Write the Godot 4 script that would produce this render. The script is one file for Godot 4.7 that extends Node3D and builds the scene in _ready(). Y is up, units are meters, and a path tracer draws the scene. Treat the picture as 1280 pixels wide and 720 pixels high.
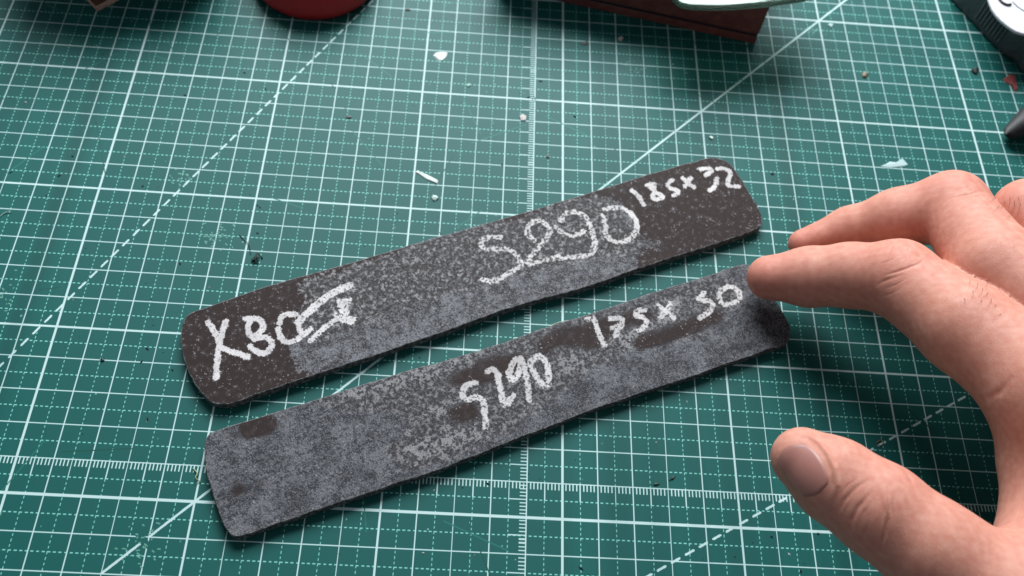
extends Node3D
# Two flat steel bars with marker writing on a green cutting mat, a hand reaching in from the right.
# Lengths below are centimetres (x to the right, z towards the viewer); CM turns them into metres.
const CM := 0.01
var used := {}

func _ready():
	var cam := Camera3D.new()
	cam.name = "camera"
	cam.transform = Transform3D(Basis(Vector3(0.9970, 0.0716, -0.0283), Vector3(-0.0600, 0.4928, -0.8681), Vector3(-0.0482, 0.8672, 0.4956)), Vector3(-2.9921, 25.0418, 7.0781) * CM)
	var lens := CameraAttributesPhysical.new()       # a phone's small lens: the far edge is a little soft
	lens.frustum_focal_length = 12.0 / tan(deg_to_rad(34.7687 / 2.0))
	lens.exposure_aperture = 19.0
	lens.frustum_focus_distance = 0.255
	lens.frustum_near = 0.01
	lens.frustum_far = 20.0
	cam.attributes = lens
	cam.fov = 34.7687
	cam.near = 0.01
	cam.far = 20.0
	add_child(cam)
	var we := WorldEnvironment.new()
	we.name = "environment"
	var e := Environment.new()
	e.background_mode = Environment.BG_COLOR
	e.background_color = Color(0.42, 0.435, 0.46)
	e.tonemap_mode = Environment.TONE_MAPPER_LINEAR
	e.tonemap_exposure = 1.0
	e.sdfgi_enabled = true
	e.ssao_enabled = true
	e.ssil_enabled = true
	we.environment = e
	add_child(we)
	var lamp := AreaLight3D.new()
	lamp.name = "window_light"
	lamp.area_size = Vector2(0.72, 0.54)
	lamp.light_energy = 2.25
	lamp.light_color = Color(0.965, 0.985, 1.0)
	lamp.area_range = 5.0
	lamp.area_attenuation = 2.0
	lamp.shadow_enabled = true
	add_child(lamp)
	lamp.look_at_from_position(Vector3(-0.03, 0.62, -0.84), Vector3(-0.01, 0.0, -0.08))

	build_mat()
	build_bar(1)
	build_bar(2)
	build_hand()
	build_things()
	build_scraps()

# ---------------------------------------------------------------- helpers
func numbered(called: String) -> String:
	used[called] = used.get(called, 0) + 1
	return called if used[called] == 1 else "%s_%03d" % [called, used[called] - 1]

func obj(called: String, mesh: Mesh, mat, parent: Node = self) -> MeshInstance3D:
	var o := MeshInstance3D.new()
	o.name = numbered(called) if parent == self else called
	o.mesh = mesh
	if mat:
		o.material_override = mat
	parent.add_child(o, true)
	return o

func tag(o: Node, label: String, category: String, group := "") -> void:
	o.set_meta("label", label)
	o.set_meta("category", category)
	if group:
		o.set_meta("group", group)

func thing(called: String, label: String, category: String, at := Vector3.ZERO, group := "") -> Node3D:
	var o := Node3D.new()
	o.name = numbered(called)
	add_child(o)
	o.position = at * CM
	tag(o, label, category, group)
	return o

func noise(freq: float, sd: int, oct := 3, kind := FastNoiseLite.TYPE_SIMPLEX_SMOOTH) -> FastNoiseLite:
	var n := FastNoiseLite.new()
	n.seed = sd
	n.frequency = freq
	n.noise_type = kind
	n.fractal_octaves = oct
	if oct == 1:
		n.fractal_type = FastNoiseLite.FRACTAL_NONE
	return n

func noise_tex(size: int, freq: float, sd: int, a := Color.BLACK, b := Color.WHITE, bump := 0.0, oct := 4) -> NoiseTexture2D:
	var t := NoiseTexture2D.new()
	t.width = size
	t.height = size
	t.seamless = true
	t.noise = noise(freq, sd, oct)
	if bump > 0.0:
		t.as_normal_map = true
		t.bump_strength = bump
	else:
		var g := Gradient.new()
		g.set_color(0, a)
		g.set_color(1, b)
		t.color_ramp = g
	return t

func plain(c: Color, rough := 0.6, spec := 0.5) -> StandardMaterial3D:
	var m := StandardMaterial3D.new()
	m.albedo_color = c
	m.roughness = rough
	m.metallic_specular = spec
	return m

# a plain material with a mottled colour and a fine relief, mapped in the object's own axes
func grained(c: Color, rough: float, spread: float, scale_cm: float, bump: float, sd: int, spec := 0.5) -> StandardMaterial3D:
	var m := plain(Color.WHITE, rough, spec)
	m.albedo_texture = noise_tex(256, 0.02, sd, c.darkened(spread), c.lightened(spread * 0.6))
	m.uv1_triplanar = true
	m.uv1_scale = Vector3.ONE / (scale_cm * CM)
	if bump > 0.0:
		m.normal_enabled = true
		m.normal_texture = noise_tex(256, 0.06, sd + 1, Color.BLACK, Color.WHITE, bump)
	return m

func chaikin(p: Array, closed: bool, times := 2) -> Array:
	for k in times:
		var q := []
		var n := p.size()
		if not closed:
			q.append(p[0])
		for i in (n if closed else n - 1):
			var a = p[i]
			var b = p[(i + 1) % n]
			q.append(a * 0.75 + b * 0.25)
			q.append(a * 0.25 + b * 0.75)
		if not closed:
			q.append(p[n - 1])
		p = q
	return p

# which way round a polygon in (x, z) goes: 1 or -1
func turn(p: Array) -> float:
	var s := 0.0
	for i in p.size():
		s += p[i].cross(p[(i + 1) % p.size()])
	return signf(s)

func inset(p: Array, d: float) -> Array:
	var s := turn(p)
	var q := []
	var n := p.size()
	for i in n:
		var t: Vector2 = (p[(i + 1) % n] - p[(i + n - 1) % n]).normalized()
		q.append(p[i] + Vector2(-t.y, t.x) * s * d)
	return q

# a slab from a polygon in (x, z) between two heights, edges rounded by r; the top face is surface 0, the rest surface 1
func slab(p: Array, y0: float, y1: float, r: float, uv := Rect2(0, 0, 1, 1), steps := 2) -> ArrayMesh:
	var rings := []
	var s := turn(p)
	for k in steps + 1:
		var a := PI / 2 * k / steps
		rings.append([inset(p, r * (1 - sin(a))), y0 + r * (1 - cos(a)), Vector2(sin(a), -cos(a))])
	for k in steps + 1:
		var a := PI / 2 * k / steps
		rings.append([inset(p, r * (1 - cos(a))), y1 - r * (1 - sin(a)), Vector2(cos(a), sin(a))])
	var st := SurfaceTool.new()
	var top: Array = rings[-1][0]
	st.begin(Mesh.PRIMITIVE_TRIANGLES)
	var idx := Geometry2D.triangulate_polygon(PackedVector2Array(top))
	for v in top:
		st.set_normal(Vector3.UP)
		st.set_uv((v - uv.position) / uv.size)
		st.add_vertex(Vector3(v.x, y1, v.y) * CM)
	for i in range(0, idx.size(), 3):
		var a: Vector2 = top[idx[i]]
		var flip: bool = (top[idx[i + 1]] - a).cross(top[idx[i + 2]] - a) < 0
		for j in ([0, 2, 1] if flip else [0, 1, 2]):
			st.add_index(idx[i + j])
	var mesh := st.commit()
	st = SurfaceTool.new()
	st.begin(Mesh.PRIMITIVE_TRIANGLES)
	var n := p.size()
	for ring in rings:
		for i in n:
			var t: Vector2 = (p[(i + 1) % n] - p[(i + n - 1) % n]).normalized()
			var o := Vector2(t.y, -t.x) * s
			st.set_normal(Vector3(o.x * ring[2].x, ring[2].y, o.y * ring[2].x).normalized())
			st.set_uv((ring[0][i] - uv.position) / uv.size)
			st.add_vertex(Vector3(ring[0][i].x, ring[1], ring[0][i].y) * CM)
	for k in rings.size() - 1:
		for i in n:
			var a := k * n + i
			var b := k * n + (i + 1) % n
			for j in ([a, a + n, b, b, a + n, b + n] if s < 0 else [a, b, a + n, b, b + n, a + n]):
				st.add_index(j)
	var bot: Array = rings[0][0]
	var base := rings.size() * n
	idx = Geometry2D.triangulate_polygon(PackedVector2Array(bot))
	for v in bot:
		st.set_normal(Vector3.DOWN)
		st.set_uv((v - uv.position) / uv.size)
		st.add_vertex(Vector3(v.x, y0, v.y) * CM)
	for i in range(0, idx.size(), 3):
		var a: Vector2 = bot[idx[i]]
		var flip: bool = (bot[idx[i + 1]] - a).cross(bot[idx[i + 2]] - a) > 0
		for j in ([0, 2, 1] if flip else [0, 1, 2]):
			st.add_index(base + idx[i + j])
	return st.commit(mesh)

func tube(pts: Array, radii: Array, sides := 8) -> ArrayMesh:
	var st := SurfaceTool.new()
	st.begin(Mesh.PRIMITIVE_TRIANGLES)
	var n := pts.size()
	for i in n:
		var d: Vector3 = (pts[mini(i + 1, n - 1)] - pts[maxi(i - 1, 0)]).normalized()
		var u := d.cross(Vector3(0.31, 0.9, 0.2)).normalized()
		var w := d.cross(u)
		var r: float = radii[mini(i, radii.size() - 1)]
		for k in sides:
			var a := TAU * k / sides
			var o := u * cos(a) + w * sin(a)
			st.set_normal(o)
			st.add_vertex((pts[i] + o * r) * CM)
	for end in [0, n - 1]:
		st.set_normal((pts[end] - pts[1 if end == 0 else n - 2]).normalized())
		st.add_vertex(pts[end] * CM)
	for i in n - 1:
		for k in sides:
			var a := i * sides + k
			var b := i * sides + (k + 1) % sides
			for j in [a, a + sides, b, b, a + sides, b + sides]:
				st.add_index(j)
	for k in sides:
		for j in [n * sides, k, (k + 1) % sides]:
			st.add_index(j)
		for j in [n * sides + 1, (n - 1) * sides + (k + 1) % sides, (n - 1) * sides + k]:
			st.add_index(j)
	return st.commit()

func lathe(profile: Array, sides := 64) -> ArrayMesh:
	var st := SurfaceTool.new()
	st.begin(Mesh.PRIMITIVE_TRIANGLES)
	var n := profile.size()
	for i in n:
		var t: Vector2 = (profile[mini(i + 1, n - 1)] - profile[maxi(i - 1, 0)]).normalized()
		for k in sides + 1:
			var a := TAU * k / sides
			st.set_normal(Vector3(t.y * cos(a), -t.x, t.y * sin(a)))
			st.add_vertex(Vector3(profile[i].x * cos(a), profile[i].y, profile[i].x * sin(a)) * CM)
	for i in n - 1:
		for k in sides:
			var a := i * (sides + 1) + k
			for j in [a, a + 1, a + sides + 1, a + 1, a + sides + 2, a + sides + 1]:
				st.add_index(j)
	return st.commit()

# ---------------------------------------------------------------- the cutting mat
const MAT := Rect2(-24, -27, 48, 34)      # x, z, width, depth in cm
const TILE := 2048

func build_mat() -> void:
	var t := thing("cutting_mat", "green cutting mat printed with a white centimetre grid, dashed half lines, rulers and diagonals", "cutting mat")
	var bump := noise_tex(512, 0.22, 5, Color.BLACK, Color.WHITE, 3.0, 2)
	var cloud := noise_tex(512, 0.012, 8, Color(0.80, 0.84, 0.84), Color(1, 1, 1), 0.0, 6)
	var rough := noise_tex(512, 0.02, 9, Color(0.40, 0.40, 0.40), Color(0.60, 0.60, 0.60), 0.0, 5)
	for half in 2:
		var m := plain(Color.WHITE, 1.0, 0.5)
		m.albedo_texture = ImageTexture.create_from_image(grid_print(MAT.position.x + 24 * half))
		m.texture_repeat = false
		var x0 := MAT.position.x + 24 * half
		# the print lies on half of the mat: each half is a slab of its own, butted in the middle between two lines
		var st := SurfaceTool.new()
		st.begin(Mesh.PRIMITIVE_TRIANGLES)
		st.set_normal(Vector3.UP)
		for c in [Vector2(0, 0), Vector2(1, 0), Vector2(1, 1), Vector2(0, 0), Vector2(1, 1), Vector2(0, 1)]:
			st.set_uv(c)
			st.set_uv2(c * Vector2(24, 34) / 9.0)
			st.add_vertex(Vector3(x0 + 24 * c.x, 0, MAT.position.y + 34 * c.y) * CM)
		m.detail_enabled = true
		m.detail_albedo = noise_tex(512, 0.012, 8, Color(0.80, 0.84, 0.84), Color(1, 1, 1), 0.0, 6)
		m.detail_blend_mode = BaseMaterial3D.BLEND_MODE_MUL
		m.detail_uv_layer = BaseMaterial3D.DETAIL_UV_2
		m.uv2_scale = Vector3.ONE
		m.roughness = 0.56
		m.metallic_specular = 0.36
		obj("printed_face", st.commit(), m, t)
	var body := slab([Vector2(-24, -27), Vector2(24, -27), Vector2(24, 7), Vector2(-24, 7)], -0.3, -0.003, 0.02)
	obj("mat_body", body, plain(Color(0.08, 0.32, 0.28), 0.6), t)

func grid_print(x0: float) -> Image:
	var im := Image.create(TILE, TILE, false, Image.FORMAT_RGB8)
	im.fill(Color(0.06, 0.36, 0.338))
	var kx := TILE / 24.0
	var kz := TILE / 34.0
	var white := Color(0.80, 0.89, 0.88)
	var mint := Color(0.56, 0.83, 0.78)
	var at := func(u: float, v: float) -> Vector2: return Vector2((u - x0) * kx, (-v - MAT.position.y) * kz)
	var bar := func(u0: float, v0: float, u1: float, v1: float, c: Color) -> void:
		var a: Vector2 = at.call(u0, v1)
		var b: Vector2 = at.call(u1, v0)
		var p := Vector2i(roundi(a.x), roundi(a.y))
		im.fill_rect(Rect2i(p, Vector2i(maxi(roundi(b.x) - p.x, 2), maxi(roundi(b.y) - p.y, 2))), c)
	var vl := -6.0
	var vh := 26.0
	for i in range(-24, 25):
		var u := i + 0.5
		var v := vl
		if u < 24:
			while v < vh:
				bar.call(u - 0.012, v, u + 0.012, v + 0.075, mint)
				v += 1.0 / 7.0
	for j in range(-6, 26):
		var v := j + 0.5
		var u := -23.5
		while u < 23.5:
			bar.call(u, v - 0.0145, u + 0.08, v + 0.0145, mint)
			u += 1.0 / 7.0
	for i in range(-23, 24):
		var w := 0.031 if posmod(i, 5) == 0 else 0.0155
		bar.call(i - w, vl, i + w, vh, white)
	for j in range(-6, 27):
		var w := 0.036 if posmod(j, 5) == 0 else 0.0165
		bar.call(-23.5, j - w, 23.5, j + w, white)
	# the two rulers, marked every millimetre
	for k in range(int(vl * 10), int(vh * 10)):
		if posmod(k, 10):
			bar.call(-1.0 - (0.5 if posmod(k, 10) == 5 else 0.2), k * 0.1 - 0.017, -1.0, k * 0.1 + 0.017, white)
	for k in range(-235, 235):
		if posmod(k, 10):
			bar.call(k * 0.1 - 0.017, 1.0 - (0.5 if posmod(k, 10) == 5 else 0.19), k * 0.1 + 0.017, 1.0, white)
	var line := func(a: Vector2, d: Vector2, n: float, w: float, on: float, off: float) -> void:
		var s := 0.0
		while s < n:
			if fmod(s, on + off) <= on:
				var q: Vector2 = a + d * s
				bar.call(q.x - w, q.y - w, q.x + w, q.y + w, white)
			s += 0.012
	var slope := Vector2(1, 1).normalized()
	line.call(Vector2(-12, -2), slope, 1.22, 0.027, 9.0, 0.0)
	line.call(Vector2(-11, -1), slope, 40.0, 0.027, 99.0, 0.0)
	line.call(Vector2(-18.6, -0.46), Vector2(0.5, 0.866), 28.0, 0.026, 0.27, 0.19)
	line.call(Vector2(-1.0, -3.35), Vector2(0.866, 0.5), 26.0, 0.026, 0.27, 0.19)
	# print rubbed away by a cut across the diagonal, fine knife cuts, and pale scuffs
	line = func(a: Vector2, b: Vector2, w: float, c: Color) -> void:
		var n := int(a.distance_to(b) / 0.012) + 1
		for i in n:
			var q: Vector2 = a.lerp(b, float(i) / n)
			bar.call(q.x - w, q.y - w, q.x + w, q.y + w, c)
	line.call(Vector2(-11.35, -0.85), Vector2(-11.0, -1.25), 0.07, Color(0.06, 0.36, 0.338))
	var r := RandomNumberGenerator.new()
	r.seed = 41
	for k in 90:
		var a := Vector2(r.randf_range(-23, 23), r.randf_range(-5, 25))
		var d := Vector2.from_angle(r.randf_range(0, TAU)) * r.randf_range(0.2, 2.6)
		line.call(a, a + d, 0.006, Color(0.16, 0.46, 0.40) if r.randf() < 0.5 else Color(0.08, 0.31, 0.27))
	for k in 420:
		var a := Vector2(r.randf_range(-23, 23), r.randf_range(-5, 25))
		var s := r.randf_range(0.008, 0.03)
		bar.call(a.x - s, a.y - s, a.x + s, a.y + s, [Color(0.05, 0.2, 0.18), Color(0.5, 0.68, 0.62), Color(0.42, 0.45, 0.42)][k % 3])
	for spot in [[Vector2(-17.0, 5.9), 0.7, 60], [Vector2(-12.6, 10.6), 0.5, 22], [Vector2(-11.0, 8.4), 0.7, 40], [Vector2(-11.2, -1.2), 0.8, 30], [Vector2(2.6, 16.8), 0.5, 16], [Vector2(9.8, 19.4), 0.5, 16]]:
		for k in spot[2]:
			var a: Vector2 = spot[0] + Vector2(r.randfn(), r.randfn()) * spot[1] * 0.4
			line.call(a, a + Vector2(r.randf_range(-0.1, 0.1), r.randf_range(-0.05, 0.05)), 0.009, Color(0.45, 0.64, 0.58))
	return im

# ---------------------------------------------------------------- the two steel bars
const BW := 1520
const BH := 288

func stamp(mask: PackedByteArray, strokes: Array, radius: float) -> void:
	var k := 80.0
	for s in strokes:
		var p := chaikin(s, false, 2)
		for i in p.size() - 1:
			var a: Vector2 = p[i] * k + Vector2(BW, BH) / 2
			var b: Vector2 = p[i + 1] * k + Vector2(BW, BH) / 2
			var r := radius * k
			var ab := b - a
			var q := maxf(ab.length_squared(), 0.01)
			for y in range(maxi(int(minf(a.y, b.y) - r - 3), 0), mini(int(maxf(a.y, b.y) + r + 3), BH)):
				for x in range(maxi(int(minf(a.x, b.x) - r - 3), 0), mini(int(maxf(a.x, b.x) + r + 3), BW)):
					var v := Vector2(x, y)
					var d := v.distance_to(a + ab * clampf((v - a).dot(ab) / q, 0, 1))
					var m := int(clampf(128.0 + (r - d) * 26.0, 0, 255))
					if m > mask[y * BW + x]:
						mask[y * BW + x] = m

func area_mask(polys: Array) -> PackedByteArray:
	var im := Image.create(190, 36, false, Image.FORMAT_L8)
	for y in 36:
		for x in 190:
			var v := Vector2((x + 0.5) / 10 - 9.5, (y + 0.5) / 10 - 1.8)
			for p in polys:
				if Geometry2D.is_point_in_polygon(v, PackedVector2Array(p)):
					im.set_pixel(x, y, Color.WHITE)
	im.resize(95, 18, Image.INTERPOLATE_BILINEAR)
	im.resize(BW, BH, Image.INTERPOLATE_CUBIC)
	return im.get_data()

func field(freq: float, sd: int, oct := 3, kind := FastNoiseLite.TYPE_SIMPLEX_SMOOTH) -> PackedByteArray:
	var n := noise(freq, sd, oct, kind)
	if oct > 2:
		n.domain_warp_enabled = true
		n.domain_warp_amplitude = 0.9 / freq
		n.domain_warp_frequency = freq * 0.7
	var im := n.get_image(BW, BH)
	im.convert(Image.FORMAT_L8)
	return im.get_data()

func build_bar(which: int) -> void:
	var outline: Array = chaikin([Vector2(-8.422, -1.587), Vector2(-8.724, -1.610), Vector2(-8.999, -1.538), Vector2(-9.226, -1.252), Vector2(-9.336, -0.956), Vector2(-9.392, -0.589), Vector2(-9.409, 0.326), Vector2(-9.215, 0.980), Vector2(-9.028, 1.440), Vector2(-8.740, 1.650), Vector2(-8.233, 1.709), Vector2(-7.761, 1.650), Vector2(-5.123, 1.636), Vector2(-2.534, 1.639), Vector2(0.186, 1.497), Vector2(2.681, 1.675), Vector2(4.542, 1.600), Vector2(7.163, 1.606), Vector2(9.010, 1.601), Vector2(9.247, 1.349), Vector2(9.371, 0.918), Vector2(9.389, 0.340), Vector2(9.409, -0.531), Vector2(9.378, -1.043), Vector2(9.229, -1.348), Vector2(8.799, -1.604), Vector2(8.414, -1.591), Vector2(7.658, -1.635), Vector2(6.190, -1.644), Vector2(4.767, -1.614), Vector2(3.214, -1.607), Vector2(1.441, -1.592), Vector2(-1.146, -1.657), Vector2(-2.558, -1.651), Vector2(-4.240, -1.660), Vector2(-6.116, -1.696), Vector2(-6.899, -1.709)] if which == 1 else [Vector2(-8.231, -1.611), Vector2(-8.528, -1.569), Vector2(-8.665, -1.444), Vector2(-8.795, -1.147), Vector2(-8.870, -0.498), Vector2(-8.824, 0.273), Vector2(-8.770, 0.982), Vector2(-8.685, 1.352), Vector2(-8.477, 1.541), Vector2(-8.205, 1.552), Vector2(-7.780, 1.552), Vector2(-6.268, 1.561), Vector2(-4.488, 1.580), Vector2(-2.415, 1.611), Vector2(-0.698, 1.511), Vector2(0.044, 1.499), Vector2(2.485, 1.410), Vector2(5.099, 1.474), Vector2(7.741, 1.452), Vector2(8.297, 1.475), Vector2(8.547, 1.389), Vector2(8.764, 1.115), Vector2(8.824, 0.811), Vector2(8.852, 0.100), Vector2(8.870, -0.817), Vector2(8.807, -1.341), Vector2(8.526, -1.533), Vector2(8.006, -1.553), Vector2(7.336, -1.500), Vector2(5.780, -1.542), Vector2(5.354, -1.537), Vector2(4.512, -1.526), Vector2(3.048, -1.499), Vector2(1.802, -1.526), Vector2(0.472, -1.475), Vector2(-1.316, -1.461), Vector2(-3.011, -1.568), Vector2(-5.516, -1.557), Vector2(-6.669, -1.557)], true, 2)
	var strokes: Array = [[Vector2(-8.494, -1.070), Vector2(-8.383, -0.636), Vector2(-8.321, -0.307)], [Vector2(-8.003, -0.949), Vector2(-8.136, -0.687), Vector2(-8.342, -0.315), Vector2(-8.549, 0.267), Vector2(-8.681, 0.728)], [Vector2(-8.320, -0.114), Vector2(-8.029, 0.130), Vector2(-7.681, 0.422)], [Vector2(-7.437, -0.829), Vector2(-7.233, -0.783), Vector2(-7.012, -0.617), Vector2(-7.035, -0.342), Vector2(-7.248, -0.166), Vector2(-7.493, -0.228), Vector2(-7.465, -0.527), Vector2(-7.319, -0.729)], [Vector2(-7.534, 0.119), Vector2(-7.392, 0.392), Vector2(-7.161, 0.503), Vector2(-6.944, 0.307), Vector2(-6.934, 0.088), Vector2(-7.124, -0.093), Vector2(-7.367, -0.070)], [Vector2(-6.556, -0.338), Vector2(-6.391, -0.592), Vector2(-6.037, -0.464)], [Vector2(-6.649, -0.173), Vector2(-6.651, 0.192), Vector2(-6.446, 0.406), Vector2(-6.034, 0.305), Vector2(-5.749, 0.155)], [Vector2(-6.014, -0.198), Vector2(-5.480, -0.523), Vector2(-4.854, -0.796), Vector2(-4.198, -0.887)], [Vector2(-4.686, -0.440), Vector2(-4.369, -0.414)], [Vector2(-4.726, -0.309), Vector2(-4.440, -0.264)], [Vector2(-4.729, -0.135), Vector2(-4.534, -0.122), Vector2(-4.643, 0.070)], [Vector2(-4.460, 0.281), Vector2(-4.659, 0.122), Vector2(-4.950, 0.103), Vector2(-5.166, 0.168), Vector2(-5.367, 0.266)], [Vector2(-4.925, -0.061), Vector2(-4.838, 0.143), Vector2(-4.581, 0.352)], [Vector2(-5.851, 0.512), Vector2(-5.624, 0.398), Vector2(-5.396, 0.283)], [Vector2(-6.034, 0.305), Vector2(-6.065, -0.102), Vector2(-5.940, -0.285)], [Vector2(0.776, -0.978), Vector2(0.342, -1.131), Vector2(0.027, -0.955), Vector2(0.167, -0.683), Vector2(0.788, -0.526), Vector2(1.047, -0.149), Vector2(1.020, 0.248), Vector2(0.751, 0.307), Vector2(-0.011, 0.526), Vector2(-0.320, 0.293)], [Vector2(1.623, -0.808), Vector2(1.862, -1.180), Vector2(2.267, -1.137), Vector2(2.440, -0.747), Vector2(2.148, -0.396), Vector2(1.597, -0.080), Vector2(1.079, 0.238), Vector2(1.734, 0.315), Vector2(2.225, 0.333)], [Vector2(1.623, -0.808), Vector2(1.760, -0.469)], [Vector2(2.872, -0.891), Vector2(3.084, -1.115), Vector2(3.471, -1.080), Vector2(3.743, -0.784), Vector2(3.656, -0.090), Vector2(3.551, 0.326), Vector2(3.265, 0.640), Vector2(2.756, 0.522), Vector2(2.201, 0.387)], [Vector2(2.612, -0.752), Vector2(2.722, -0.420), Vector2(3.065, -0.169), Vector2(3.436, -0.298)], [Vector2(4.412, -0.851), Vector2(4.907, -0.779), Vector2(5.188, -0.445), Vector2(5.218, 0.099), Vector2(4.826, 0.486), Vector2(4.275, 0.550), Vector2(3.986, 0.189), Vector2(4.235, -0.346), Vector2(4.218, -0.684)], [Vector2(5.594, -1.223), Vector2(5.727, -1.004), Vector2(5.720, -0.563)], [Vector2(6.209, -1.252), Vector2(6.471, -1.231), Vector2(6.287, -0.982), Vector2(6.444, -0.755), Vector2(6.488, -0.602), Vector2(6.162, -0.613), Vector2(6.158, -0.785), Vector2(6.389, -0.946), Vector2(6.195, -1.222)], [Vector2(7.102, -1.153), Vector2(6.844, -1.067), Vector2(6.883, -0.844), Vector2(7.100, -0.734), Vector2(7.025, -0.587), Vector2(6.866, -0.573)], [Vector2(7.486, -1.125), Vector2(7.545, -0.824), Vector2(7.665, -0.642)], [Vector2(7.732, -1.005), Vector2(7.395, -0.771)], [Vector2(8.211, -1.266), Vector2(8.517, -1.196), Vector2(8.627, -1.051), Vector2(8.293, -0.953)], [Vector2(8.596, -0.706), Vector2(8.399, -0.457), Vector2(8.122, -0.344)], [Vector2(8.791, -1.066), Vector2(9.099, -0.995), Vector2(9.185, -0.751), Vector2(8.873, -0.469), Vector2(8.801, -0.283), Vector2(9.142, -0.165)]] if which == 1 else [[Vector2(-1.066, -0.500), Vector2(-1.347, -0.546), Vector2(-1.542, -0.348), Vector2(-1.518, -0.075), Vector2(-1.206, -0.122), Vector2(-1.022, 0.049), Vector2(-1.135, 0.481), Vector2(-1.250, 0.853)], [Vector2(-0.601, -0.741), Vector2(-0.342, -0.759), Vector2(-0.401, -0.209), Vector2(-0.583, 0.522), Vector2(-0.177, 0.245)], [Vector2(0.022, -0.520), Vector2(0.308, -0.860), Vector2(0.468, -0.747), Vector2(0.270, -0.377), Vector2(-0.055, -0.194), Vector2(-0.041, -0.488)], [Vector2(0.488, -0.796), Vector2(0.436, -0.155), Vector2(0.226, 0.495)], [Vector2(0.719, -0.603), Vector2(0.998, -0.783), Vector2(1.169, -0.444), Vector2(1.061, 0.067), Vector2(0.864, 0.295), Vector2(0.700, 0.075), Vector2(0.686, -0.394), Vector2(0.719, -0.603)], [Vector2(2.876, -1.354), Vector2(3.109, -1.331), Vector2(3.045, -0.946), Vector2(3.032, -0.377)], [Vector2(3.566, -1.142), Vector2(3.977, -1.029), Vector2(3.779, -0.834), Vector2(3.478, -0.534)], [Vector2(3.499, -0.816), Vector2(3.814, -0.793)], [Vector2(4.735, -1.060), Vector2(4.497, -1.143), Vector2(4.342, -0.931), Vector2(4.578, -0.848), Vector2(4.624, -0.598), Vector2(4.235, -0.471)], [Vector2(5.225, -1.039), Vector2(5.466, -0.509)], [Vector2(5.597, -1.000), Vector2(5.086, -0.642)], [Vector2(6.779, -0.983), Vector2(6.391, -0.784), Vector2(6.828, -0.693), Vector2(6.855, -0.472), Vector2(6.494, -0.269), Vector2(6.227, -0.244)], [Vector2(7.292, -0.867), Vector2(7.633, -0.964), Vector2(7.882, -0.724), Vector2(7.801, -0.416), Vector2(7.414, -0.339), Vector2(7.121, -0.380), Vector2(7.148, -0.703), Vector2(7.292, -0.867)]]
	var zones: Array = [[Vector2(-0.513, -2.277), Vector2(-2.591, -1.475), Vector2(-3.732, -1.479), Vector2(-4.637, -1.527), Vector2(-5.415, -1.534), Vector2(-5.718, -1.255), Vector2(-5.502, -0.793), Vector2(-6.037, -0.464), Vector2(-5.969, 0.075), Vector2(-6.403, 0.422), Vector2(-6.536, 0.733), Vector2(-6.447, 1.012), Vector2(-6.344, 1.403), Vector2(-5.993, 1.586), Vector2(-5.270, 1.961), Vector2(0.009, 1.933), Vector2(4.503, 1.680), Vector2(4.508, 1.493), Vector2(4.730, 1.097), Vector2(5.122, 0.947), Vector2(5.490, 1.142), Vector2(5.608, 1.023), Vector2(5.190, 0.810), Vector2(5.117, 0.426), Vector2(5.184, -0.012), Vector2(5.060, -0.423), Vector2(4.989, -0.954), Vector2(4.528, -1.353), Vector2(3.653, -1.488), Vector2(2.825, -1.507), Vector2(1.347, -1.361)]] if which == 1 else [[Vector2(-7.543, -1.692), Vector2(-6.681, -1.510), Vector2(-6.613, -1.155), Vector2(-7.155, -0.973), Vector2(-7.491, -0.970), Vector2(-7.826, -1.340)], [Vector2(1.192, -1.194), Vector2(1.969, -1.294), Vector2(3.777, -1.128), Vector2(3.386, -0.567), Vector2(2.747, -0.335), Vector2(1.759, -0.796), Vector2(1.059, -0.678)], [Vector2(-1.913, -0.828), Vector2(-0.692, -1.103), Vector2(0.298, -1.030), Vector2(0.710, -0.773), Vector2(0.032, -0.353), Vector2(-1.307, -0.451)], [Vector2(3.909, -0.240), Vector2(5.593, -0.318), Vector2(6.968, -0.253), Vector2(6.955, 0.040), Vector2(5.604, 0.211), Vector2(3.968, 0.208)], [Vector2(-2.085, 0.010), Vector2(-1.336, -0.036), Vector2(-1.290, 0.503), Vector2(-2.017, 0.500)], [Vector2(-8.300, 0.137), Vector2(-7.981, 0.160), Vector2(-7.983, 0.442), Vector2(-8.311, 0.368)], [Vector2(3.789, -1.153), Vector2(4.817, -1.002), Vector2(5.004, -0.700), Vector2(4.365, -0.630), Vector2(3.755, -0.784)]]
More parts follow.
